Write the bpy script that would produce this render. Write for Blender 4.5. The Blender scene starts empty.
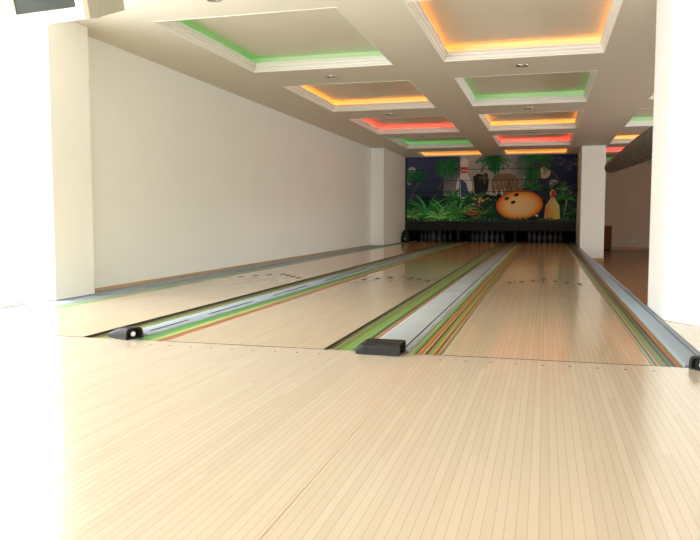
import bpy, bmesh, math, random
from mathutils import Vector, Matrix
random.seed(7)
S = bpy.context.scene
COL = S.collection
ZC = 2.56          # ceiling height above the lanes
FOUL = 3.85        # distance of the foul line
PIT = 21.6         # distance of the masking unit

# ------------------------------------------------------------------ materials
def new_mat(name):
    m = bpy.data.materials.new(name); m.use_nodes = True
    nt = m.node_tree; b = nt.nodes['Principled BSDF']
    return m, nt, b

def plain(name, col, rough=.5, metal=0, spec=.5, bump=0, bscale=60, vary=0, coat=0):
    m, nt, b = new_mat(name)
    b.inputs['Base Color'].default_value = (*col, 1)
    b.inputs['Roughness'].default_value = rough
    b.inputs['Metallic'].default_value = metal
    b.inputs['Specular IOR Level'].default_value = spec
    b.inputs['Coat Weight'].default_value = coat
    tc = nt.nodes.new('ShaderNodeTexCoord')
    if vary:
        n = nt.nodes.new('ShaderNodeTexNoise'); n.inputs['Scale'].default_value = 1.3; n.inputs['Detail'].default_value = 4
        nt.links.new(tc.outputs['Object'], n.inputs['Vector'])
        r = nt.nodes.new('ShaderNodeMapRange'); r.inputs[1].default_value = .3; r.inputs[2].default_value = .7
        r.inputs[3].default_value = 1 - vary; r.inputs[4].default_value = 1 + vary
        nt.links.new(n.outputs[0], r.inputs[0])
        x = nt.nodes.new('ShaderNodeVectorMath'); x.operation = 'SCALE'; x.inputs[0].default_value = col
        nt.links.new(r.outputs[0], x.inputs['Scale']); nt.links.new(x.outputs[0], b.inputs['Base Color'])
    if bump:
        n2 = nt.nodes.new('ShaderNodeTexNoise'); n2.inputs['Scale'].default_value = bscale; n2.inputs['Detail'].default_value = 3
        nt.links.new(tc.outputs['Object'], n2.inputs['Vector'])
        bp = nt.nodes.new('ShaderNodeBump'); bp.inputs['Strength'].default_value = bump; bp.inputs['Distance'].default_value = .004
        nt.links.new(n2.outputs[0], bp.inputs['Height']); nt.links.new(bp.outputs[0], b.inputs['Normal'])
    return m

def emis(name, col, strength):
    m, nt, b = new_mat(name)
    b.inputs['Base Color'].default_value = (*col, 1)
    b.inputs['Emission Color'].default_value = (*col, 1)
    b.inputs['Emission Strength'].default_value = strength
    return m

def planks(name, c1, c2, line, w=.0268, length=1.6, rough=.13, linew=.09, coat=.0, spec=.5, ang=0):
    """long narrow boards running along Y"""
    m, nt, b = new_mat(name); N = nt.nodes.new; L = nt.links.new
    tc = N('ShaderNodeTexCoord'); mp = N('ShaderNodeMapping'); mp.inputs['Rotation'].default_value[2] = ang
    L(tc.outputs['Object'], mp.inputs['Vector'])
    sp = N('ShaderNodeSeparateXYZ'); L(mp.outputs[0], sp.inputs[0])
    def M(op, a, bb=None, c=None):
        n = N('ShaderNodeMath'); n.operation = op
        for i, v in enumerate((a, bb, c)):
            if v is None: continue
            if isinstance(v, (int, float)): n.inputs[i].default_value = v
            else: L(v, n.inputs[i])
        return n.outputs[0]
    u = M('DIVIDE', sp.outputs[0], w); iu = M('FLOOR', u); fu = M('FRACT', u)
    wn = N('ShaderNodeTexWhiteNoise'); wn.noise_dimensions = '1D'; L(iu, wn.inputs['W'])
    v = M('ADD', M('DIVIDE', sp.outputs[1], length), M('MULTIPLY', wn.outputs['Value'], 7.3)); iv = M('FLOOR', v)
    cb = N('ShaderNodeCombineXYZ'); L(iu, cb.inputs[0]); L(iv, cb.inputs[1])
    w2 = N('ShaderNodeTexWhiteNoise'); w2.noise_dimensions = '2D'; L(cb.outputs[0], w2.inputs['Vector'])
    # grain
    gm = N('ShaderNodeMapping'); gm.inputs['Scale'].default_value = (90, 2.5, 1); L(mp.outputs[0], gm.inputs['Vector'])
    gn = N('ShaderNodeTexNoise'); gn.inputs['Scale'].default_value = 1; gn.inputs['Detail'].default_value = 3; L(gm.outputs[0], gn.inputs['Vector'])
    fac = M('ADD', M('MULTIPLY', w2.outputs['Value'], .7), M('MULTIPLY', gn.outputs[0], .45))
    mx = N('ShaderNodeMix'); mx.data_type = 'RGBA'; L(fac, mx.inputs['Factor'])
    mx.inputs['A'].default_value = (*c1, 1); mx.inputs['B'].default_value = (*c2, 1)
    edge = M('MULTIPLY', M('GREATER_THAN', M('ABSOLUTE', M('SUBTRACT', fu, .5)), .5 - linew), .36)
    m2 = N('ShaderNodeMix'); m2.data_type = 'RGBA'; L(edge, m2.inputs['Factor'])
    L(mx.outputs['Result'], m2.inputs['A']); m2.inputs['B'].default_value = (*line, 1)
    L(m2.outputs['Result'], b.inputs['Base Color'])
    b.inputs['Roughness'].default_value = rough
    b.inputs['Specular IOR Level'].default_value = spec
    b.inputs['Coat Weight'].default_value = coat; b.inputs['Coat Roughness'].default_value = .05
    return m

def stripes(name, cols, width, rough=.4):
    """pinstripes running along Y; position across the piece picks the colour"""
    m, nt, b = new_mat(name); N = nt.nodes.new; L = nt.links.new
    tc = N('ShaderNodeTexCoord'); sp = N('ShaderNodeSeparateXYZ'); L(tc.outputs['Object'], sp.inputs[0])
    mr = N('ShaderNodeMapRange'); mr.inputs[1].default_value = -width/2; mr.inputs[2].default_value = width/2
    L(sp.outputs[0], mr.inputs[0])
    cr = N('ShaderNodeValToRGB'); cr.color_ramp.interpolation = 'CONSTANT'
    el = cr.color_ramp.elements
    tot = sum(w for w, c in cols); p = 0
    for i, (w, c) in enumerate(cols):
        e = el[i] if i < 2 else el.new(p/tot)
        e.position = p/tot; e.color = (*[v*.72 for v in c], 1); p += w
    L(mr.outputs[0], cr.inputs[0]); L(cr.outputs[0], b.inputs['Base Color'])
    b.inputs['Roughness'].default_value = rough
    b.inputs['Specular IOR Level'].default_value = .3
    return m

M = {}
M['wall'] = plain('wall_plaster', (.89, .89, .825), .6, vary=.01, bump=.05, bscale=25)
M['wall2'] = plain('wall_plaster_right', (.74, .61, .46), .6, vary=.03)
M['pillar'] = plain('pillar_plaster', (.86, .85, .82), .6, vary=.02, bump=.06, bscale=20)
M['ceil'] = plain('ceiling_paint', (.76, .70, .585), .65, vary=.01)
M['mould'] = plain('moulding_paint', (.86, .83, .76), .45)
M['white'] = plain('white_paint', (.85, .84, .80), .5)
M['maple'] = planks('maple_boards', (.545, .465, .365), (.60, .525, .42), (.38, .27, .19), rough=.17, linew=.06)
M['lane'] = planks('lane_boards', (.53, .42, .29), (.60, .49, .36), (.34, .22, .14), rough=.13, linew=.06)
M['deck'] = planks('pin_deck_boards', (.60, .37, .19), (.68, .44, .23), (.40, .23, .11), rough=.12)
M['brown'] = planks('brown_parquet', (.22, .105, .05), (.30, .15, .075), (.12, .06, .03), w=.09, length=.6, rough=.25, linew=.03, ang=.6)
M['skirt'] = plain('varnished_wood', (.48, .25, .10), .4)
M['skirt2'] = plain('pale_varnished_wood', (.52, .36, .20), .4)
M['groove'] = plain('dark_groove', (.03, .02, .015), .6)
M['mark'] = plain('dark_inlay', (.03, .016, .01), .7, spec=.1)
M['black'] = plain('black_plastic', (.014, .013, .012), .5, spec=.25, bump=.15, bscale=300)
M['pit'] = plain('pit_black', (.006, .006, .006), .8, spec=.1)
M['mask'] = plain('mask_black', (.012, .011, .010), .5, spec=.15)
M['cap'] = plain('cap_bluegrey', (.235, .275, .32), .42)
M['capc'] = plain('cap_silver', (.27, .285, .29), .40, vary=.10, bump=.1, bscale=40)
M['duct'] = plain('dark_duct', (.055, .042, .032), .5, bump=.3, bscale=18, vary=.3)
M['metal'] = plain('chrome', (.75, .74, .72), .2, metal=1)
M['pin'] = plain('pin_white_shaded', (.10, .10, .105), .35)  # white pins coloured dark grey to stand in for the pit's shade
M['red'] = plain('pin_red_shaded', (.12, .02, .02), .3)  # red neck bands, pit shade put into the colour as well
M['tv'] = plain('tv_plastic', (.83, .83, .76), .45)
M['tvside'] = plain('tv_case', (.40, .40, .32), .5)
M['screen'] = plain('tv_glass', (.03, .033, .026), .2, spec=.15)
M['lens'] = plain('lens_white', (.95, .95, .95), .2)
M['darkwood'] = plain('dark_wood', (.22, .08, .035), .6, spec=.1)
G = (.16, .42, .10); LG = (.45, .62, .30); DK = (.05, .05, .06); OR = (.62, .16, .04); YE = (.66, .55, .10); BL = (.20, .23, .30); OL = (.24, .25, .12); WH = (.6, .66, .55)
M['gut_a'] = stripes('gutter_left_stripes', [(1.6, OL), (.6, LG), (1, OL), (1.6, G), (.5, YE), (1.2, G), (.6, LG), (1.6, G), (1.1, DK), (.7, BL), (.5, YE), (1.1, OR), (.5, OL), (1.4, G), (.6, LG)], .235)
M['gut_b'] = stripes('gutter_right_stripes', [(1.6, LG), (1.1, G), (.7, DK), (.5, YE), (1.8, OR), (.6, LG), (1.0, DK), (.5, OR), (1.4, G), (.4, YE), (.9, OR), (.8, DK), (.5, LG), (.7, OR), (1.2, OL), (.7, WH)], .20)
M['gut_c'] = stripes('gutter_olive_stripes', [(1, OL), (.5, (.40, .38, .12)), (1.2, (.33, .42, .24)), (.8, OL), (1.2, LG)], .18)
M['gut_d'] = stripes('gutter_thin_stripes', [(1.6, (.10, .38, .08)), (1.2, G), (.6, LG), (1.0, YE), (.7, OL), (1.8, (.50, .17, .07)), (.5, OR)], .205)
M['gut_e'] = stripes('gutter_wall_stripes', [(2, (.35, .42, .40)), (1.4, LG), (2, (.22, .42, .14)), (1, LG)], .19)
M['gut_f'] = stripes('gutter_far_right_stripes', [(.8, WH), (.6, DK), (.9, LG), (.7, DK), (.5, OR), (.9, LG), (.8, DK), (.5, WH), (.8, OR), (1.6, G), (1.0, DK), (.7, OL), (1.0, DK), (.9, OR), (.6, OL), (.9, YE), (.6, BL), (.9, (.20, .62, .22))], .235)

# ------------------------------------------------------------------ mesh helpers
def link(name, bm, mats, parent=None, loc=(0, 0, 0), rot=(0, 0, 0), smooth=False, keep=False):
    me = bpy.data.meshes.new(name)
    if not keep: bmesh.ops.recalc_face_normals(bm, faces=bm.faces)
    bm.to_mesh(me); bm.free()
    o = bpy.data.objects.new(name, me); COL.objects.link(o)
    for m in (mats if isinstance(mats, (list, tuple)) else [mats]): me.materials.append(m)
    o.location = loc; o.rotation_euler = rot
    if parent: o.parent = parent
    if smooth:
        for p in me.polygons: p.use_smooth = True
    return o
def tag(o, label, cat, group=None, kind=None):
    o['label'] = label; o['category'] = cat
    if group: o['group'] = group
    if kind: o['kind'] = kind
    return o
def empty(name, loc, label, cat, group=None, rot=(0, 0, 0)):
    o = bpy.data.objects.new(name, None); COL.objects.link(o); o.location = loc; o.rotation_euler = rot
    o.empty_display_size = .1
    return tag(o, label, cat, group)
def struct(name, bm, mats, loc=(0, 0, 0), **k):
    o = link(name, bm, mats, loc=loc, **k); o['kind'] = 'structure'; return o
def box(bm, x0, x1, y0, y1, z0, z1, mi=0, bev=0):
    vs = [bm.verts.new(p) for p in [(x0, y0, z0), (x1, y0, z0), (x1, y1, z0), (x0, y1, z0), (x0, y0, z1), (x1, y0, z1), (x1, y1, z1), (x0, y1, z1)]]
    fs = [bm.faces.new([vs[i] for i in f]) for f in [(3, 2, 1, 0), (4, 5, 6, 7), (0, 1, 5, 4), (1, 2, 6, 5), (2, 3, 7, 6), (3, 0, 4, 7)]]
    for f in fs: f.material_index = mi
    if bev:
        es = list({e for f in fs for e in f.edges})
        r = bmesh.ops.bevel(bm, geom=es, offset=bev, segments=3, affect='EDGES', profile=.6)
        for f in r['faces']: f.material_index = mi
    return fs
def B(x0, x1, y0, y1, z0, z1, bev=0):
    bm = bmesh.new(); box(bm, x0, x1, y0, y1, z0, z1, 0, bev); return bm
def prism(bm, pts, z0, z1, mi=0):
    a = [bm.verts.new((x, y, z0)) for x, y in pts]; b = [bm.verts.new((x, y, z1)) for x, y in pts]; n = len(pts)
    fs = [bm.faces.new(a[::-1]), bm.faces.new(b)] + [bm.faces.new([a[i], a[(i+1) % n], b[(i+1) % n], b[i]]) for i in range(n)]
    for f in fs: f.material_index = mi
def extr_y(bm, prof, y0, y1, mi=0, closed=True):
    a = [bm.verts.new((x, y0, z)) for x, z in prof]; b = [bm.verts.new((x, y1, z)) for x, z in prof]; n = len(prof)
    fs = []
    for i in range(n if closed else n-1):
        fs.append(bm.faces.new([a[i], a[(i+1) % n], b[(i+1) % n], b[i]]))
    if closed: fs += [bm.faces.new(a), bm.faces.new(b[::-1])]
    for f in fs: f.material_index = mi
    return fs
def disc(bm, x, y, z, r, mi=0, n=10, sx=1, sy=1):
    f = bm.faces.new([bm.verts.new((x + r*sx*math.cos(t*math.tau/n), y + r*sy*math.sin(t*math.tau/n), z)) for t in range(n)])
    f.material_index = mi; return f
def lathe(bm, prof, n=20, mi=0, axis='z', mfun=None):
    rings = []
    for r, z in prof:
        ring = []
        for i in range(n):
            a = i*math.tau/n; p = (r*math.cos(a), r*math.sin(a), z)
            if axis == 'y': p = (p[0], p[2], p[1])
            if axis == 'x': p = (p[2], p[0], p[1])
            ring.append(bm.verts.new(p))
        rings.append(ring)
    for k in range(len(rings)-1):
        for i in range(n):
            f = bm.faces.new([rings[k][i], rings[k][(i+1) % n], rings[k+1][(i+1) % n], rings[k+1][i]])
            f.material_index = mfun(k) if mfun else mi
    for ring in (rings[0], rings[-1]):
        f = bm.faces.new(ring); f.material_index = mi
def tube(bm, pts, r, n=8):
    prev = None
    for i, p in enumerate(pts):
        p = Vector(p); d = (Vector(pts[min(i+1, len(pts)-1)]) - Vector(pts[max(i-1, 0)])).normalized()
        a = d.orthogonal().normalized(); b = d.cross(a)
        ring = [bm.verts.new(p + r*(a*math.cos(t*math.tau/n) + b*math.sin(t*math.tau/n))) for t in range(n)]
        if prev:
            for t in range(n): bm.faces.new([prev[t], prev[(t+1) % n], ring[(t+1) % n], ring[t]])
        else: bm.faces.new(ring[::-1])
        prev = ring
    bm.faces.new(prev)

# ------------------------------------------------------------------ the room shell
XW, XR = -4.45, 6.0
YB, YE_ = -6.0, 26.3
TOP = ZC + .55
ZF = -.38           # the floor right of the lanes lies lower

bm = bmesh.new()
box(bm, XW-.1, 1.75, YB, FOUL, -.45, 0)                      # approach
struct('floor', bm, M['maple'])
bm = B(.85, 1.75, FOUL+.002, 6.6, -.45, -.001); struct('floor_ledge', bm, M['maple'])
bm = B(1.752, XR+.1, YB, 6.6, -.6, ZF); box(bm, .85, XR+.1, 6.602, YE_+.1, -.6, ZF); struct('floor_lower', bm, M['brown'])
bm = B(XW-.1, .848, FOUL+.002, 23.6, -.45, -.10); struct('floor_under_lanes', bm, M['groove'])

# ceiling: flat sheet with openings for the coffers
cols = [(-3.55, -1.78), (-1.17, .59), (1.5, 3.27), (3.9, 5.6)]
rows = [(-4.2, -1.8), (-.75, 1.6), (2.65, 5.05), (6.08, 8.48), (9.5, 11.95), (12.95, 15.42), (16.35, 18.85), (19.88, 21.50), (23.2, 25.6)]
skip = {(0, 8), (1, 8)}
xs = sorted({XW-.1, XR+.1} | {v for c in cols for v in c}); ys = sorted({YB-.1, YE_+.1} | {v for c in rows for v in c})
holes = {(cols.index(c), rows.index(r)) for c in cols for r in rows} - skip
bm = bmesh.new()
for i in range(len(xs)-1):
    for j in range(len(ys)-1):
        c = (xs[i], xs[i+1]); r = (ys[j], ys[j+1])
        if c in cols and r in rows and (cols.index(c), rows.index(r)) in holes: continue
        f = bm.faces.new([bm.verts.new(p) for p in [(c[0], r[0], ZC), (c[0], r[1], ZC), (c[1], r[1], ZC), (c[1], r[0], ZC)]])
bmesh.ops.remove_doubles(bm, verts=bm.verts, dist=1e-4)
box(bm, XW-.1, XR+.1, YB-.1, YE_+.1, TOP-.04, TOP)

struct("ceiling", bm, M["ceil"], keep=True)

# left wall: plain stretch, the near pillar, the far column, glazed bay in front
struct('wall_left', B(XW-.1, XW, 5.9, PIT, -.45, TOP-.04), M['wall'])
struct('wall_left_pillar', B(XW+.001, -4.25, 5.5, 6.08, .003, ZC-.002), M['wall'])
struct('wall_left_column', B(XW+.001, -4.11, 18.5, PIT-.12, .003, ZC-.002), M['wall'])
def win_wall(name, axis, pos, a0, a1, z0, z1, n):
    """a tall glazed bay: frame bars and one pane between each pair of them"""
    root = bpy.data.objects.new(name, None); COL.objects.link(root); root['kind'] = 'structure'
    bm = bmesh.new(); w = .05
    def bar(u0, u1, q0, q1):
        if axis == 'x': box(bm, pos-.04, pos+.04, u0, u1, q0, q1)
        else: box(bm, u0, u1, pos-.04, pos+.04, q0, q1)
    bar(a0, a1, z0, z0+.02); bar(a0, a1, z1-w, z1)
    for k in range(n+1):
        c = a0 + (a1-a0-w)*k/n; q = w if (k < n or name != 'window_1') else .0
        if q: bar(c, c+w, z0+.02, z1-w)
    link('window_frame', bm, M['white'], root)
    for k in range(n):
        c0 = a0 + (a1-a0-w)*k/n + w; c1 = a0 + (a1-a0-w)*(k+1)/n
        g = bmesh.new()
        if axis == 'x': box(g, pos-.004, pos+.004, c0, c1, z0+.02, z1-w)
        else: box(g, c0, c1, pos-.004, pos+.004, z0+.02, z1-w)
        link('pane', g, GL, root)
    return root
GL, nt, b = new_mat('window_glass')
nt.nodes.remove(b); out = nt.nodes['Material Output']
tr = nt.nodes.new('ShaderNodeBsdfTransparent'); gl = nt.nodes.new('ShaderNodeBsdfGlossy'); gl.inputs['Roughness'].default_value = .02
mxs = nt.nodes.new('ShaderNodeMixShader'); mxs.inputs[0].default_value = .06
nt.links.new(tr.outputs[0], mxs.inputs[1]); nt.links.new(gl.outputs[0], mxs.inputs[2]); nt.links.new(mxs.outputs[0], out.inputs[0])
WX = -4.40
win_wall('window_1', 'x', WX, -5.9, 5.545, .005, 2.50, 4)
bm = B(WX-.15, XW-.102, -6.1, 5.5, -.45, 0); box(bm, WX-.15, WX+.04, -6.1, 5.5, 2.502, TOP-.04)
struct('wall_left_bay', bm, M['wall'])
win_wall('window_2', 'y', YB, -4.2, 5.8, .3, 2.50, 5)
win_wall('window_added', 'x', XR+.05, 8.0, 15.0, .6, 2.40, 4)  # unseen window, added to bring daylight onto the left wall and deeper hall
bm = B(WX+.05, XR, YB-.1, YB+.1, -.45, .298); box(bm, WX+.05, XR, YB-.1, YB+.1, 2.502, TOP-.04)
box(bm, WX+.05, -4.202, YB-.1, YB+.1, .3, 2.5); box(bm, 5.802, XR, YB-.1, YB+.1, .3, 2.5)
struct('wall_back', bm, M['wall'])
bm = B(XR, XR+.1, YB+.101, YE_, ZF, .298); box(bm, XR, XR+.1, YB+.101, YE_, 2.502, TOP-.04); box(bm, XR, XR+.1, 15.002, YE_, .3, 2.5); box(bm, XR, XR+.1, 7.998, 15.002, .298, .598); box(bm, XR, XR+.1, 7.998, 15.002, 2.402, 2.502); box(bm, XR, XR+.1, YB+.101, 7.998, .3, 2.5); struct('wall_right', bm, M['wall2'])
bm = B(1.35, XR, YE_, YE_+.1, ZF+.002, TOP-.04); struct('wall_far', bm, M['wall2'])
bm = B(.88, 1.46, 19.3, 22.2, ZF+.002, ZC-.002); struct('wall_column', bm, M['wall'])
bm = B(1.24, 1.34, 22.202, YE_, ZF+.002, ZC-.002); struct('wall_machine_room', bm, M['wall2'])
bm = bmesh.new(); prism(bm, [(.85, 6.45), (.85, 5.66), (.872, 5.59), (1.10, 5.28), (1.75, 5.26), (1.75, 6.45)], .001, ZC-.002)
struct('wall_pillar', bm, M['pillar'])
# skirting boards
struct('baseboard_left', B(XW+.001, XW+.018, 6.09, 18.49, -.02, .022), M['skirt2'])
struct('baseboard_far', B(1.36, XR-.01, YE_-.02, YE_-.001, ZF+.002, ZF+.09), M['skirt'])
struct('baseboard_column', B(.875, 1.465, 19.28, 19.299, ZF+.002, ZF+.08), M['skirt'])

# ------------------------------------------------------------------ ceiling coffers
palette = {'orange': ((1.0, .36, .02), 'amber'), 'green': ((.012, .52, .08), 'green'), 'red': ((1.0, .03, .015), 'red')}
GLOW = {'orange': 9, 'green': 3.6, 'red': 13}
for k, (c, _) in palette.items(): M['glow_'+k] = emis('glow_'+k, c, GLOW[k])
order = {0: 'orange green orange green orange red green orange orange'.split(),
         1: 'green orange green orange green orange red orange orange'.split(),
         2: 'orange green orange green orange green orange red green'.split(),
         3: 'green orange green orange green orange orange green red'.split()}
order[0][3:8] = ['green', 'orange', 'red', 'green', 'orange']
order[1][3:8] = ['orange', 'green', 'orange', 'red', 'orange']
order[2][5:9] = ['green', 'orange', 'red', 'green']
colname = ['the row along the left wall', 'the row above the right lane', 'the row beyond the right pillars', 'the row along the right wall']
def rect_ring(bm, w, d, prof, mi=0):
    """sweep profile (inset, z) round a w x d rectangle centred on the origin"""
    rings = []
    for i, z in prof:
        x = w/2 - i; y = d/2 - i
        rings.append([bm.verts.new(p) for p in [(-x, -y, z), (x, -y, z), (x, y, z), (-x, y, z)]])
    for k in range(len(rings)-1):
        for q in range(4):
            f = bm.faces.new([rings[k][q], rings[k][(q+1) % 4], rings[k+1][(q+1) % 4], rings[k+1][q]]); f.material_index = mi
ordn = {3: 'nearest the camera', 4: 'second from the camera', 5: 'third from the camera', 6: 'fourth from the camera', 7: 'last before the mural', 8: 'deepest in the far room'}
for ci, rj in sorted(holes):
    if rj < 3: # behind or above the view: only what keeps the ceiling closed
        pass
    w = cols[ci][1]-cols[ci][0]; d = rows[rj][1]-rows[rj][0]
    cx = sum(cols[ci])/2; cy = sum(rows[rj])/2; k = order[ci][rj]
    cn = palette[k][1]
    lab = f"{cn}-lit recessed ceiling coffer in {colname[ci]}, {ordn.get(rj, 'overhead')}"
    if rj < 3: lab = f"{cn}-lit recessed ceiling coffer over the bowlers' approach in {colname[ci]}"
    root = empty('ceiling_coffer', (cx, cy, ZC), lab, 'ceiling coffer', 'lit ceiling coffers')
    bm = bmesh.new()
    prof = [(-.012, 0), (-.012, -.003), (0, -.003), (.004, .012), (.014, .018), (.018, .045), (.032, .055), (.036, .080), (.050, .088), (.050, .104), (.0, .104)]
    hk = .35 if rj == 7 else 1
    prof = [(i, z if i < 0 or z < 0 else z*hk) for i, z in prof]; prof[-1] = (0, .104*hk)
    rect_ring(bm, w, d, prof); link('moulding', bm, M['mould'], root)
    bm = bmesh.new()
    rect_ring(bm, w, d, [(0, .0), (0, .106*hk), (-.06, .106*hk), (-.06, .178)])
    x, y, z = w/2+.06, d/2+.06, .178
    bm.faces.new([bm.verts.new(p) for p in [(-x, -y, z), (x, -y, z), (x, y, z), (-x, y, z)]])
    link('recess_panel', bm, M['ceil'], root)
    bm = bmesh.new()
    r = .007
    rect_ring(bm, w, d, [(-.034-r, .1062*hk), (-.034+r, .1062*hk), (-.034+r, .1062*hk+.0035), (-.034-r, .1062*hk+.0035), (-.034-r, .1062*hk)])
    link('light_strip', bm, M['glow_'+k], root)

# small round downlights between the coffers
spots = [(-2.68, 5.55, 'big round downlight at the top edge, in front of the first green coffer'), (-2.68, 8.95, 'downlight between the first green and first amber coffer on the left'),
         (-2.68, 12.42, 'downlight between the left amber and left red coffers'), (-2.68, 15.9, 'downlight between the left red and second left green coffers'),
         (-.30, 8.90, 'downlight between the large amber and the green coffer above the right lane'), (-.30, 12.42, 'downlight between the green and amber coffers above the right lane'),
         (-.30, 15.9, 'downlight between the amber and red coffers above the right lane')]
for x, y, lab in spots:
    root = empty('downlight', (x, y, ZC), 'small chrome ' + lab if 'big' not in lab else lab.replace('big round', 'chrome round'), 'downlight', 'ceiling downlights')
    bm = bmesh.new(); lathe(bm, [(.045, -.001), (.075, -.001), (.078, -.008), (.070, -.016), (.048, -.018), (.045, -.006)], 24)
    link('rim', bm, M['metal'], root, smooth=True)
    bm = bmesh.new(); lathe(bm, [(.001, -.003), (.043, -.003), (.043, -.006), (.001, -.006)], 20); link('lamp_socket', bm, M['groove'], root)
    bm = bmesh.new(); lathe(bm, [(.004, -.022), (.018, -.020), (.024, -.012), (.022, -.0065), (.004, -.0065)], 16); link('bulb', bm, M['metal'], root, smooth=True)

# ------------------------------------------------------------------ lanes
lanes = [(-3.86, -2.80, 'leftmost bowling lane of pale maple boards beside the white wall'),
         (-2.215, -1.21, 'middle bowling lane of pale maple boards between the two divider rails'),
         (-.525, .535, 'rightmost bowling lane of maple boards straight ahead, with a row of aiming dots')]
LE = 22.95
for x0, x1, lab in lanes:
    cx = (x0+x1)/2; w = x1-x0
    root = empty('bowling_lane', (cx, FOUL, 0), lab, 'bowling lane', 'bowling lanes')
    bm = bmesh.new()
    box(bm, -w/2, w/2, .020, 7.25, -.10, -.001)
    for k in range(-3, 4):                                     # aiming arrows in a V
        y = 5.02 - abs(k)*.165; x = k*.128
        disc(bm, x, y, .0004, .026, 1, 12, 1, 3.4)
    for k in range(-4, 5):
        if k: disc(bm, k*.11, 2.30, 0, .008, 1)
    def dark_edges(bm, i):
        for f in bm.faces:
            f.normal_update()
            if abs(f.normal.x) > .9: f.material_index = i
    dark_edges(bm, 2); link('lane_bed', bm, [M['lane'], M['mark'], M['groove']], root)
    bm = B(-w/2, w/2, 7.256, LE-FOUL, -.10, -.001); dark_edges(bm, 1); link('lane_bed', bm, [M['deck'], M['groove']], root)
    link('foul_line', B(-w/2, w/2, .0, .0198, -.05, -.0008), M['mark'], root)
    link('splice', B(-w/2, w/2, 7.2502, 7.2558, -.05, -.0015), M['mark'], root)
# dots set into the approach just before the foul line: part of the approach surface
bm = bmesh.new()
for x0, x1, _ in lanes:
    for k in range(-4, 5):
        disc(bm, (x0+x1)/2 + k*.131, 3.725, .0006, .0085)
o = struct('floor_dots', bm, M['mark'])
bm = B(-.6312, -.6296, 1.4, FOUL-.3, .0002, .0005); struct('floor_joint', bm, M['skirt'])

# gutters (shallow troughs with coloured pinstripes)
def gutter(x0, x1, mat, lab, dep=.02, off=.010):
    cx = (x0+x1)/2; w = x1-x0; prof = []
    for i in range(9):
        t = -1 + i/4; prof.append((t*w/2, -off - dep*math.sqrt(max(0, 1-(t*.93)**2))))
    prof += [(w/2, -.09), (-w/2, -.09)]
    bm = bmesh.new(); extr_y(bm, prof, .0, PIT-FOUL+1.0)
    o = link('gutter', bm, mat, loc=(cx, FOUL+.004, 0))
    # stripe material is measured across the piece's own X
    return tag(o, lab, 'gutter', 'gutters beside the lanes')
gutter(-4.05, -3.862, M['gut_e'], 'green gutter between the leftmost lane and the wall rail', .004, .003)
gutter(-2.798, -2.625, M['gut_c'], 'olive striped gutter on the right edge of the leftmost lane', .018)
gutter(-2.425, -2.217, M['gut_d'], 'thin green and brown striped gutter on the left edge of the middle lane', .004, .003)
gutter(-1.208, -.985, M['gut_a'], 'green pinstriped gutter between the middle lane and the wide silver divider', .02)
gutter(-.722, -.527, M['gut_b'], 'multicoloured pinstriped gutter on the left edge of the rightmost lane', .008, .006)
gutter(.537, .702, M['gut_f'], 'multicoloured pinstriped gutter on the right edge of the rightmost lane', .018)
for o in [o for o in COL.objects if o.name.startswith('gutter')]:
    pass

# divider cappings: rounded rails between lanes
def rail(x0, x1, mat, lab, h=.012, crown=.020, dashes=None, y0=FOUL+.01, y1=PIT+.9, line=None):
    cx = (x0+x1)/2; w = x1-x0; prof = []
    n = 10
    for i in range(n+1):
        t = -1 + 2*i/n; prof.append((t*w/2, h - crown + crown*math.cos(t*1.35)))
    prof = [(-w/2, -.095)] + prof + [(w/2, -.095)]
    root = empty('divider_rail', (cx, y0, 0), lab, 'divider rail')
    bm = bmesh.new(); extr_y(bm, prof, 0, y1-y0)
    o = link('capping', bm, mat, root)
    for f in o.data.polygons: f.use_smooth = abs(f.normal.y) < .5
    if line is not None:
        bm = B(line-.004, line+.004, .02, y1-y0-.2, -.01, h + .0008 - crown + crown*math.cos(line/(w/2)*1.35)); link('groove', bm, M['black'], root)
    if dashes:
        xd, segs = dashes; z = h + .0012 - crown + crown*math.cos(xd/(w/2)*1.35)
        for a, b in segs: link('slot', B(xd-.0065, xd+.0065, a, b, -.01, z), M['black'], root)
    return root
rail(-4.425, -4.052, M['cap'], 'blue-grey rail running along the foot of the left white wall', h=-.004, crown=.012, y0=FOUL+.01,
     dashes=(.085, [(1.05, 1.18), (1.72, 1.80), (2.1, 2.35), (3.0, 4.6), (5.4, 7.4), (8.4, 11)]))
rail(-2.622, -2.428, M['cap'], 'narrow blue-grey divider rail between the leftmost and middle lanes', h=.014, y0=4.035,
     dashes=(.045, [(.10, .62), (.95, 1.8), (2.3, 3.3), (3.9, 6), (6.6, 10)]))
rail(-.982, -.725, M['capc'], 'wide worn silver divider rail between the middle and rightmost lanes', h=.016, crown=.022, line=.092, y0=3.938)
rail(.705, .848, M['cap'], 'blue-grey rail along the right side of the rightmost lane', h=.012, crown=.018, line=.02, y0=3.93)

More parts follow.
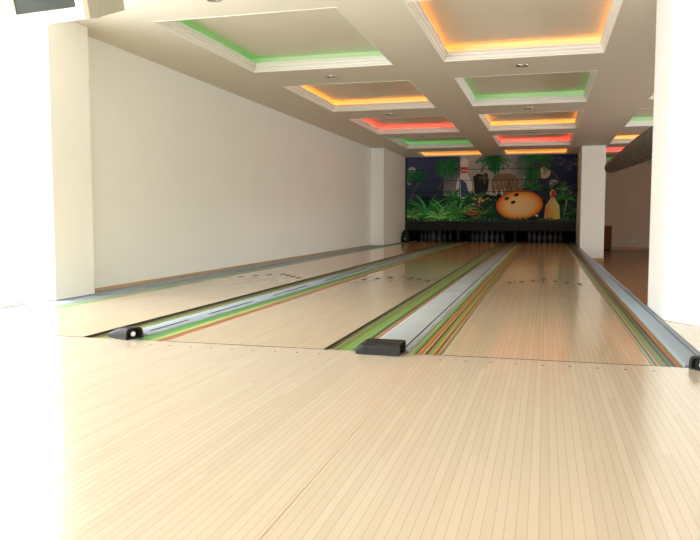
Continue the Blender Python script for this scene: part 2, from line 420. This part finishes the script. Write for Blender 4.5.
# ------------------------------------------------------------------ black foul detector housings
def detector(x, y, w, d, h, rz, lab, taper=.25, lens=True):
    root = empty('foul_detector', (x, y, 0), lab, 'foul detector', rot=(0, 0, rz))
    bm = bmesh.new(); n = 14
    # side outline swept across X: low rounded wedge with arched opening on its right end
    secs = []
    for i in range(n+1):
        t = i/n; xx = -w/2 + w*t
        k = min(1, .45 + .55*math.sin(min(1, t/(taper+.001))*math.pi/2))
        hh = h*k; dd = d*(.82+.18*k)
        ring = []
        for q in range(13):
            a = math.pi*q/12
            cx, sz = math.cos(a), math.sin(a)
            ring.append(bm.verts.new((xx, -dd/2*math.copysign(abs(cx)**.45, cx), hh*abs(sz)**.5 + .001)))
        secs.append(ring)
    for a, b in zip(secs, secs[1:]):
        for q in range(12): bm.faces.new([a[q], a[q+1], b[q+1], b[q]])
        bm.faces.new([a[12], a[0], b[0], b[12]])
    bm.faces.new(secs[0][::-1])
    # open end: rim then a recess going back in
    end = secs[-1]
    c = Vector((w/2, 0, h*.42))
    rim = [bm.verts.new(c + (v.co-c)*.78) for v in end]
    ins = [bm.verts.new(v.co - Vector((w*.16, 0, 0))) for v in rim]
    for r0, r1 in ((end, rim), (rim, ins)):
        for q in range(13): bm.faces.new([r0[q], r0[(q+1) % 13], r1[(q+1) % 13], r1[q]])
    bm.faces.new(ins)
    o = link('housing', bm, M['black'], root, smooth=False)
    if lens:
        bm = bmesh.new(); lathe(bm, [(.001, .018), (.011, .015), (.017, .008), (.018, 0), (.001, -.003)], 20, axis='x')
        link('lens', bm, M['lens'], root, loc=(w/2-w*.10, 0, h*.42), smooth=True)
    return root
detector(-.868, 3.845, .25, .17, .070, -.02, 'wide low black plastic housing at the front end of the silver divider rail', taper=.2, lens=False)
detector(-2.525, 3.915, .185, .13, .070, -.36, 'small rounded black housing with a white lens at the end of the narrow rail', taper=.8)
detector(.805, 3.815, .14, .15, .072, -math.pi*.78, 'black housing with a white lens cut off by the right edge of the picture', taper=.3)

# ------------------------------------------------------------------ masking unit, mural and pit
XM0, XM1 = -4.25, .868
mu = empty('masking_unit', ((XM0+XM1)/2, PIT, 0), 'black masking unit with a jungle mural closing the far end of the lanes', 'masking unit')
cxm = (XM0+XM1)/2
def P(bmb, name, mat): return link(name, bmb, mat, mu, loc=(-cxm*0, 0, 0))
MX0, MX1, MZ0, MZ1 = -4.07, .845, .635, 2.555
bm = B(XM0-cxm, XM1-cxm, .03, .10, .34, ZC-.006); link('backing_board', bm, M['mask'], mu)
bm = B(MX0-cxm, MX1-cxm, -.005, .028, .345, .628, .004); link('fascia', bm, M['mask'], mu)
bm = B(XM0-cxm, MX0-cxm-.004, -.03, .028, 0, ZC-.006); link('side_post', bm, M['mask'], mu)
bm = B(MX1-cxm+.002, XM1-cxm, -.01, .028, 0, ZC-.006); link('side_post', bm, M['mask'], mu)
bm = B(MX0-cxm, MX1-cxm, -.012, -.006, .622, .634); link('ledge_strip', bm, M['duct'], mu)
bm = B(-2.55-cxm, -2.535-cxm, -.0065, -.0052, .35, .62); link('fascia_joint', bm, M['pit'], mu)
bm = bmesh.new()
for x in (-3.4, -1.9, -.35): disc(bm, 0, 0, 0, .02)
bm.free()
# the pit: dark box behind
bm = bmesh.new()
box(bm, XM0, XM0+.04, PIT+.11, 23.55, -.09, ZC-.01); box(bm, XM1-.03, XM1, PIT+.11, 23.55, -.09, ZC-.01)
box(bm, XM0+.041, XM1-.031, 23.5, 23.55, -.09, ZC-.01); box(bm, XM0+.041, XM1-.031, PIT+.11, 23.49, 1.2, 1.25)
struct('wall_pit', bm, M['pit'])
for x in (-2.53, -.85):   # divisions between pin decks
    tag(link('kickback_board', B(-.03, .03, 0, 1.6, -.0, 1.15), M['mask'], loc=(x, PIT+.12, .02)), 'black kickback board in the pit behind the ' + ('narrow' if x < -2 else 'wide silver') + ' divider rail', 'kickback board')

# pins
def pin_mesh():
    bm = bmesh.new()
    prof = [(.0254, 0), (.0285, .004), (.036, .03), (.0495, .08), (.0602, .114), (.0590, .14), (.0500, .18), (.0358, .215), (.0262, .24), (.0235, .255), (.0228, .27), (.0240, .285), (.0275, .31), (.0312, .335), (.0323, .345), (.0300, .362), (.022, .374), (.010, .380), (.001, .381)]
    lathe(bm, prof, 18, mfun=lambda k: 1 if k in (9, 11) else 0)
    return bm
pin0 = None
names = ['leftmost', 'middle', 'rightmost']
for li, (x0, x1, _) in enumerate(lanes):
    cx = (x0+x1)/2
    for r in range(4):
        for k in range(r+1):
            x = cx + (k - r/2)*.3048; y = 22.05 + r*.264*.75
            if pin0 is None:
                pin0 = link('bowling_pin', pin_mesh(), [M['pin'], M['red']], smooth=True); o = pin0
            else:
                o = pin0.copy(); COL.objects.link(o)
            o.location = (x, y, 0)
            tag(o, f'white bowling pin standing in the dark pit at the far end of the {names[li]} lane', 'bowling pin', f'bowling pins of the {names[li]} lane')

# ---- mural: coloured shapes printed on one flat panel (drawn in panel units: u 0..168, v 0..66)
SX = (MX1-MX0)/168.5; SZ = (MZ1-MZ0)/66.5
mb = bmesh.new(); cl = mb.loops.layers.float_color.new('ink'); layer = [0]
def mpoly(pts, col, cols=None):
    layer[0] += 1; y = -.0001 - layer[0]*.0000015
    vs = [mb.verts.new((min(max(u, 0), 168.5)*SX + MX0 - cxm, y, min(max(v, 0), 66.4)*SZ + MZ0)) for u, v in pts]
    try: f = mb.faces.new(vs)
    except ValueError: return
    for i, l in enumerate(f.loops):
        c = cols[i] if cols else col
        l[cl] = (*c, 1)
def U(x): return x - 407
def Vv(y): return 221.5 - y
def ell(cx, cy, rx, ry, col, n=20, rim=None, rot=0):
    pts = []
    for i in range(n):
        a = i*math.tau/n; x = rx*math.cos(a); y = ry*math.sin(a)
        pts.append((U(cx) + x*math.cos(rot) - y*math.sin(rot), Vv(cy) + x*math.sin(rot) + y*math.cos(rot)))
    if rim is None: mpoly(pts, col)
    else:
        layer[0] += 1; y = -.0001 - layer[0]*.0000015
        def V3(u, v): return mb.verts.new((u*SX + MX0 - cxm, y, v*SZ + MZ0))
        fr = [0, .55, .82, 1]; c2 = [col, tuple((a*.75+b*.25) for a, b in zip(col, rim[1])), rim[1], rim[0]]
        cu, cv = U(cx)+rx*.10, Vv(cy)-ry*.12
        ctr = V3(cu, cv); prev = None
        for k in range(1, 4):
            ring = [V3(cu + (p[0]-cu)*fr[k], cv + (p[1]-cv)*fr[k]) for p in pts]
            for i in range(n):
                j = (i+1) % n
                if prev is None: f = mb.faces.new([ctr, ring[i], ring[j]]); cs = [c2[0], c2[1], c2[1]]
                else: f = mb.faces.new([prev[i], ring[i], ring[j], prev[j]]); cs = [c2[k-1], c2[k], c2[k], c2[k-1]]
                for l, c in zip(f.loops, cs): l[cl] = (*c, 1)
            prev = ring
def rect(x0, x1, y0, y1, col, cols=None): mpoly([(U(x0), Vv(y1)), (U(x1), Vv(y1)), (U(x1), Vv(y0)), (U(x0), Vv(y0))], col, cols)
rnd = random.Random(3)
def jit(c, a=.25): k = 1 + rnd.uniform(-a, a); return tuple(v*k for v in c)
def leaf(x, y, ang, ln, w, col, droop=0):
    """pointed blade from (x,y) with direction ang (deg, 90=up)"""
    n = 7; c = []; px, py = x, y; a = math.radians(ang)
    for i in range(n+1):
        c.append((px, py, a)); px += ln/n*math.cos(a); py -= ln/n*math.sin(a); a += math.radians(droop)/n
    L_, R_ = [], []
    for i, (qx, qy, qa) in enumerate(c):
        ww = w*math.sin(math.pi*min(1, .12 + i/n*.88))*.5
        L_.append((qx + ww*math.sin(qa), qy + ww*math.cos(qa))); R_.append((qx - ww*math.sin(qa), qy - ww*math.cos(qa)))
    for i in range(n):
        q = [L_[i], L_[i+1], R_[i+1], R_[i]]
        q = [(min(max(a_, 407.1), 575.4), min(max(b_, 155.2), 221.4)) for a_, b_ in q]
        mpoly([(U(a_), Vv(b_)) for a_, b_ in q], col)
def frond(x, y, ang, ln, col, droop, nl=10, ll=6, w=.75):
    px, py = x, y; a = math.radians(ang)
    for i in range(nl):
        t = i/nl; l = ll*(1-.55*t)
        for sgn in (-1, 1):
            leaf(px, py, math.degrees(a) + sgn*(58-20*t), l, w, jit(col, .35), droop=-sgn*35 if math.cos(a) > 0 else sgn*-35)
        px += ln/nl*math.cos(a); py -= ln/nl*math.sin(a); a += math.radians(droop)/nl
NAVY = (.035, .045, .12); NAVY2 = (.06, .065, .15); BEI = (.36, .33, .29); DG = (.008, .045, .016); MG = (.02, .15, .04); BG = (.07, .33, .07); YG = (.22, .42, .10)
rect(407, 575.5, 155, 221.5, NAVY, [(.01, .03, .02), (.01, .03, .02), NAVY, NAVY2])
rect(445, 462, 162, 196, BEI, [(.22, .2, .18), (.3, .28, .25), (.10, .1, .16), (.05, .05, .13)])
rect(461, 512, 155, 196, BEI, [(.28, .26, .23), (.33, .30, .26), (.34, .32, .29), (.42, .39, .35)])
rect(512, 535, 155, 196, BEI, [(.30, .27, .24), (.06, .06, .09), (.08, .09, .16), (.26, .26, .28)])
rect(535, 575.5, 155, 190, NAVY, [(.04, .05, .09), (.012, .015, .05), (.012, .02, .09), (.06, .07, .13)])
ell(412, 169.5, 4.5, 4.5, (.36, .32, .28)); ell(409, 178, 3.5, 6, (.30, .27, .25))
ell(545, 173, 6, 6, (.45, .40, .33)); ell(554, 184, 4, 4.6, (.30, .28, .27)); ell(527, 177, 2, 2, (.4, .36, .3)); rect(551, 558, 184, 196, (.14, .14, .17))
for i in range(22): ell(rnd.gauss(564, 5), rnd.gauss(163, 4), rnd.uniform(1, 3), rnd.uniform(.6, 1.6), jit((.055, .07, .12), .4), n=9)
# background pins
def mpin(cx, yb, h, col, band, tilt=0):
    pr_ = [(.0, .17), (.12, .23), (.3, .31), (.45, .27), (.6, .15), (.7, .105), (.8, .12), (.9, .155), (.97, .10), (1, .02)]
    pts = [(cx + w*h*.62, yb - t*h) for t, w in pr_] + [(cx - w*h*.62, yb - t*h) for t, w in pr_[::-1]]
    mpoly([(U(a), Vv(b)) for a, b in pts], col)
    for t0, t1 in ((.64, .70), (.74, .79)):
        w = .115*h*.62 + .15
        rect(cx-w, cx+w, yb-t1*h, yb-t0*h, band)
mpin(466, 200, 43, (.62, .58, .54), (.5, .02, .02)); 
mpoly([(U(a), Vv(b)) for a, b in [(462, 178), (468, 182), (472, 196), (463, 197)]], (.05, .08, .17))
# dark rock figure and brown striped cave
mpoly([(U(a), Vv(b)) for a, b in [(475, 176), (480, 173), (485, 174), (489, 172), (491, 180), (490, 190), (486, 195), (477, 194), (476, 184)]], (.02, .018, .015))
for i in range(9): ell(rnd.uniform(482, 489), rnd.uniform(174, 182), 1.4, 2.0, jit((.13, .10, .06)), n=8)
mpoly([(U(a), Vv(b)) for a, b in [(494, 178), (499, 174), (507, 173), (514, 174), (519, 178), (524, 186), (528, 192), (505, 196), (494, 193)]], (.20, .135, .075))
for i in range(22):
    x = rnd.uniform(496, 522); y = rnd.uniform(175, 188)
    leaf(x, y, 265 + rnd.uniform(-15, 25), rnd.uniform(4, 8), .9, jit(rnd.choice([(.08, .05, .03), (.33, .25, .16)])))
for i in range(16):   # white cascades
    x = rnd.choice([493.5, 494.5, 495.5, 499.5, 504]) + rnd.uniform(-.8, .8); leaf(x, rnd.uniform(189, 200), 270, rnd.uniform(4, 8), 1.1, jit((.5, .52, .52), .2))
# dark undergrowth
for i in range(90):
    x = rnd.uniform(407, 575); top = 200 if x < 470 else 199
    ell(x, rnd.uniform(top-2, 221), rnd.uniform(2, 6), rnd.uniform(2, 4), jit(rnd.choice([DG, (.01, .02, .012), (.02, .07, .02)]), .4), n=9)
# palm trunks
for pts, w in (([(440, 189), (443, 181), (449, 172)], 1.0), ([(411, 200), (414, 190), (419, 181)], 1.2), ([(483, 172), (488, 164), (492, 156)], .9), ([(536, 160), (546, 166), (556, 176), (566, 193)], 1.3)):
    for (a, b), (c, d) in zip(pts, pts[1:]):
        L_ = math.hypot(c-a, d-b); nx, ny = -(d-b)/L_*w*.5, (c-a)/L_*w*.5
        mpoly([(U(a-nx), Vv(b-ny)), (U(c-nx), Vv(d-ny)), (U(c+nx), Vv(d+ny)), (U(a+nx), Vv(b+ny))], (.12, .10, .06))
# curly pale root at the right
pts = [(565, 215), (566, 206), (567, 199), (571, 193), (575, 188)]
for (a, b), (c, d) in zip(pts, pts[1:]): mpoly([(U(a-.9), Vv(b)), (U(c-.8), Vv(d)), (U(c+.8), Vv(d)), (U(a+.9), Vv(b))], (.30, .26, .13))
# palm crowns
for cx, cy, n, ln, col in ((449, 165, 13, 15, MG), (416, 175, 11, 13, (.015, .10, .04)), (498, 155, 9, 17, (.015, .12, .035)), (536, 159, 15, 22, (.02, .16, .045)), (491, 156, 5, 18, (.015, .11, .035))):
    for i in range(n):
        a = -15 + 210*i/(n-1)
        if cy < 158: a = 190 + 160*i/(n-1)
        frond(cx, cy, a, ln*rnd.uniform(.8, 1.1), jit(col, .3), droop=(-105 if math.cos(math.radians(a)) > 0 else 105)*(.3 if cy < 158 else 1), ll=5)
for i in range(16): leaf(533 + rnd.uniform(-5, 7), 166 + rnd.uniform(-3, 3), 270 + rnd.uniform(-10, 10), rnd.uniform(12, 24), 2.0, jit(MG, .4))
for i in range(14): leaf(451 + rnd.uniform(-5, 5), 168, 270 + rnd.uniform(-12, 12), rnd.uniform(6, 13), 1.6, jit(MG, .4))
for i in range(14): leaf(496 + rnd.uniform(-4, 5), 158, 270 + rnd.uniform(-9, 9), rnd.uniform(12, 20), 1.7, jit((.015, .12, .035), .4))
# big fan bushes
for cx, cy, n, ln, col in ((415, 219, 17, 24, (.03, .19, .05)), (428, 214, 15, 27, (.04, .22, .06)), (447, 220, 19, 26, BG), (461, 214, 15, 24, (.06, .28, .06)), (439, 219, 13, 18, (.14, .40, .09)), (412, 217, 9, 14, (.2, .4, .1)),
                           (478, 200, 13, 13, (.03, .13, .04)), (455, 200, 11, 16, MG), (566, 200, 13, 13, (.04, .16, .04)), (533, 190, 13, 12, (.02, .10, .03)), (489, 214, 11, 12, (.03, .14, .04)), (574, 214, 9, 15, (.03, .12, .03)), (560, 190, 9, 12, (.08, .2, .06)), (552, 192, 11, 10, DG)):
    for i in range(n):
        a = 8 + 164*i/(n-1) + rnd.uniform(-6, 6)
        leaf(cx + rnd.uniform(-1, 1), cy, a, ln*rnd.uniform(.75, 1.1), rnd.uniform(1.3, 2.4), jit(col, .75), droop=(-55 if a < 90 else 55)*rnd.uniform(.6, 1.4))
# flowers
for i in range(70): ell(rnd.gauss(476, 6), min(219, rnd.gauss(212, 3.6)), rnd.uniform(.4, 1), rnd.uniform(.4, .9), jit(rnd.choice([(.42, .08, .02), (.30, .05, .02), (.45, .2, .06)])), n=7)
for i in range(12): ell(rnd.gauss(482, 4), rnd.gauss(200, 2.2), rnd.uniform(.8, 1.6), rnd.uniform(.5, 1), jit((.55, .28, .14)), n=8)
# the bowling ball and right pin
ell(521.5, 205.2, 23, 14.6, (.90, .66, .30), n=36, rim=((.55, .07, .01), (.85, .32, .05)), rot=.06)
for x, y in ((509, 198.6), (518.4, 195), (515.3, 202.5)): ell(x, y, 2.4, 1.6, (.01, .008, .006), n=14, rot=.35)
mpin(553.5, 220, 30, (.72, .60, .14), (.60, .04, .03)); mpoly([(U(a), Vv(b)) for a, b in [(547, 209), (551, 207), (549, 219), (546.5, 219)]], (.75, .22, .06)); rect(552, 556, 191.5, 198, (.55, .05, .05)); 
mpoly([(U(a), Vv(b)) for a, b in [(545.6, 219.5), (546.8, 206), (551, 199.5), (556, 199.5), (560, 206), (561, 219.5)]], (.75, .62, .13), [(.7, .3, .1), (.75, .35, .1), (.7, .5, .3), (.6, .6, .3), (.7, .65, .15), (.7, .6, .1)])
ell(538.5, 216, 1.6, 1.2, (.7, .7, .66), n=8)
for i in range(150):   # grass along the foot
    x = rnd.uniform(407, 575); leaf(x, 221, 90 + rnd.uniform(-40, 40), rnd.uniform(1.5, 4.5), .9, jit(rnd.choice([DG, MG, (.05, .2, .05)]), .4))

for f in mb.faces:
    f.normal_update()
    if f.normal.y > 0: f.normal_flip()
m, nt, b = new_mat('mural_print')
ca = nt.nodes.new('ShaderNodeVertexColor'); ca.layer_name = 'ink'
nt.links.new(ca.outputs[0], b.inputs['Base Color']); b.inputs['Roughness'].default_value = .5; b.inputs['Specular IOR Level'].default_value = .08
mur = link("mural_panel", mb, m, mu, keep=True)
# the joints of the printed panel
bm = bmesh.new()
for y in (168.5, 179.8, 191.5):
    z = MZ0 + Vv(y)*SZ; box(bm, MX0-cxm, MX1-cxm, -.0200, -.0191, z-.008, z+.008)
x = MX0 + U(461.5)*SX; box(bm, x-cxm-.008, x-cxm+.008, -.0200, -.0191, MZ0, MZ1)
link('panel_joint', bm, M['mask'], mu)
link('mural_board', B(MX0-cxm, MX1-cxm, .0005, .0275, MZ0, MZ1), M['mask'], mu)
mu.location = (cxm, PIT, 0)

# ------------------------------------------------------------------ speakers by the mural
def speaker(loc, w, d, h, lab, round_=False):
    root = empty('loudspeaker', loc, lab, 'loudspeaker')
    bm = B(-w/2, w/2, -d/2, d/2, 0, h, min(w, d)*.2); link('cabinet', bm, M['black'], root)
    bm = bmesh.new(); lathe(bm, [(.001, 0), (w*.20, -.006), (w*.33, .0), (w*.36, -.006), (w*.36, .004), (.001, .004)], 18, axis='y')
    link('driver', bm, M['mask'], root, loc=(0, -d/2-.005, h*.45), smooth=True)
    link('bracket', B(w/2-.01, w/2+.0148, -.03, .03, h*.4, h*.6), M['mask'], root)
    return root
speaker((.80, 21.38, 1.36), .13, .16, .34, 'black wall loudspeaker at the right edge of the mural')
# dark domed case left of the masking unit
root = empty('floor_case', (-4.12+.02, 20.4, 0), 'black dome-topped case standing at the left end of the mural wall', 'case')
root.location = (-3.98, 20.9, -.0)
bm = bmesh.new(); lathe(bm, [(.11, 0), (.125, .03), (.12, .15), (.10, .26), (.07, .34), (.03, .38), (.001, .39)], 18); link('body', bm, M['black'], root, smooth=True)
bm = B(-.02, .02, -.135, -.10, .10, .13, .004); link('catch', bm, M['metal'], root)

# ------------------------------------------------------------------ right-hand room: duct, door, sockets
root = empty('air_duct', (1.16, 8.0, 1.575), 'long dark ribbed tapering duct hung below the ceiling beyond the right pillar', 'duct')
bm = bmesh.new(); prof = [(.001, 6.45), (.07, 6.44), (.092, 6.40), (.098, 6.34), (.098, 5.95), (.112, 5.90)]
y = 5.90; r = .110
while y > -1.3:
    prof += [(r, y), (r+.006, y-.02), (r+.006, y-.09), (r, y-.11)]; y -= .55; r = min(r + .006, .156)
prof += [(.001, y+.4)]
lathe(bm, prof, 28, axis='y'); o = link('pipe', bm, M['duct'], root, smooth=False)
o.rotation_euler = (.016, 0, 0)
bm = bmesh.new(); lathe(bm, [(.001, 0), (.035, 0), (.045, .02), (.045, .05), (.001, .05)], 16, axis='y'); link('end_nozzle', bm, M['mask'], root, loc=(0, 6.42, .075))
for yy in (-1.0, -.4):
    bm = bmesh.new(); tube(bm, [(0, 0, 0), (0, 0, .75)], .0025); link('hanger', bm, M['mask'], root, loc=(0, yy, .20))
    
d = bpy.data.objects.new('door_1', None); COL.objects.link(d); d['kind'] = 'structure'; d.location = (2.05, YE_-.06, ZF)
tag(empty('storage_cabinet', (1.95, YE_-.30, ZF), 'low dark brown wooden cabinet against the far wall behind the column', 'cabinet'), 'low dark brown wooden cabinet against the far wall behind the column', 'cabinet')
cab = COL.objects['storage_cabinet']; bpy.data.objects.remove(d)
link('body', B(-.25, .25, -.2, .25, .04, .82, .006), M['darkwood'], cab); link('top', B(-.27, .27, -.22, .26, .822, .85, .004), M['skirt'], cab)
link('door', B(-.24, .24, -.22, -.202, .06, .80, .004), M['darkwood'], cab)
link('plinth', B(-.23, .23, -.18, .24, .001, .038), M['mask'], cab)
for x, n in ((2.50, 'left'), (2.95, 'right')):
    root = empty('wall_socket', (x, YE_-.012, -.08), f'small pale double socket low on the far wall, the {n} one', 'socket')
    link('plate', B(-.11, .11, -.008, .01, -.035, .035, .003), M['white'], root)
    bm = bmesh.new()
    for q in (-.055, .055): box(bm, q-.022, q+.022, -.0105, -.0085, -.02, .02)
    link('outlet', bm, M['tvside'], root)

# ------------------------------------------------------------------ hanging television
# front lower corners of the bezel lie near (-3.43,4.0,2.0) and (-2.81,4.0,2.0)
tvw, tvh = .62, .50
root = empty('television', (-3.10, 3.99, 1.985), 'white box television hanging from the ceiling in the upper left corner', 'television', rot=(math.radians(14), 0, math.radians(-6)))
bm = bmesh.new()
# bezel: outer frame, sloped inner rim
def rr(x, z0, z1, y): return [(-x, y, z0), (x, y, z0), (x, y, z1), (-x, y, z1)]
L0 = [rr(tvw/2, 0, tvh, .06), rr(tvw/2, 0, tvh, .012), rr(tvw/2-.012, .012, tvh-.012, 0), rr(tvw/2-.045, .058, tvh-.05, 0), rr(tvw/2-.062, .075, tvh-.07, .03)]
rings = [[bm.verts.new(p) for p in r_] for r_ in L0]
for a, b_ in zip(rings, rings[1:]):
    for q in range(4): bm.faces.new([a[q], a[(q+1) % 4], b_[(q+1) % 4], b_[q]])
link('bezel', bm, M['tv'], root)
bm = bmesh.new(); n = 8; gx, z0, z1 = tvw/2-.060, .077, tvh-.072
grid = [[bm.verts.new((gx*(2*i/n-1), .030-.010*(1-(2*i/n-1)**2)*(1-(2*j/n-1)**2), z0+(z1-z0)*j/n)) for i in range(n+1)] for j in range(n+1)]
for j in range(n):
    for i in range(n): bm.faces.new([grid[j][i], grid[j][i+1], grid[j+1][i+1], grid[j+1][i]])
link('screen', bm, M['screen'], root, smooth=True)
bm = bmesh.new()
sec = [(0.061, 1, 0, tvh), (.16, .99, .004, tvh-.005), (.18, .96, .012, tvh-.02), (.50, .80, .06, tvh-.09), (.53, .74, .09, tvh-.12)]
rings = [[bm.verts.new(p) for p in [(-tvw/2*k, y, a), (tvw/2*k, y, a), (tvw/2*k, y, b_), (-tvw/2*k, y, b_)]] for y, k, a, b_ in sec]
for a, b_ in zip(rings, rings[1:]):
    for q in range(4): bm.faces.new([a[q], a[(q+1) % 4], b_[(q+1) % 4], b_[q]])
bm.faces.new(rings[0][::-1]); bm.faces.new(rings[-1])
link('case', bm, M['tvside'], root)
bm = bmesh.new(); lathe(bm, [(.001, -.004), (.004, -.004), (.006, 0), (.001, 0)], 12, axis='y'); link('power_light', bm, M['groove'], root, loc=(-.005, 0, .038))
bm = bmesh.new(); tube(bm, [(0, 0, 0), (0, 0, .40)], .025, 12); o = link('ceiling_pole', bm, M['white'], root, loc=(0, .20, tvh-.02)); o.rotation_euler = (-math.radians(16), 0, 0)
o.scale = (1, 1, (ZC-.003-2.51)/.40 if False else .30)

# ------------------------------------------------------------------ camera
Fp = 715.0; th = math.atan(53/Fp); yaw = math.atan(195/Fp*math.cos(th))
cam = bpy.data.cameras.new('camera'); co = bpy.data.objects.new('camera', cam); COL.objects.link(co)
cam.sensor_width = 36; cam.lens = 36*Fp/700; cam.clip_start = .02; cam.clip_end = 200
co.location = (0, 0, .753); co.rotation_euler = (math.pi/2 - th, 0, yaw)
S.camera = co

# ------------------------------------------------------------------ daylight
w = bpy.data.worlds.new('daylight'); S.world = w; w.use_nodes = True; nt = w.node_tree
bg = nt.nodes['Background']; bg.inputs['Color'].default_value = (.935, .99, .99, 1); bg.inputs['Strength'].default_value = 7.0
def portal(loc, rot, sx, sy):
    l = bpy.data.lights.new('portal', 'AREA'); l.shape = 'RECTANGLE'; l.size = sx; l.size_y = sy; l.cycles.is_portal = True
    o = bpy.data.objects.new('window_portal', l); COL.objects.link(o); o.location = loc; o.rotation_euler = rot
portal((WX-.05, -.2, 1.25), (0, -math.pi/2, 0), 2.5, 11.4)
portal((.8, YB-.05, 1.4), (math.pi/2, 0, 0), 10.0, 2.2)
portal((XR+.09, 11.5, 1.5), (0, math.pi/2, 0), 1.8, 7.0)
vs = S.view_settings; vs.view_transform = 'Standard'; vs.look = 'None'; vs.gamma = 1; vs.use_curve_mapping = False; vs.exposure = 0.36
S.cycles.max_bounces = 10; S.cycles.diffuse_bounces = 6
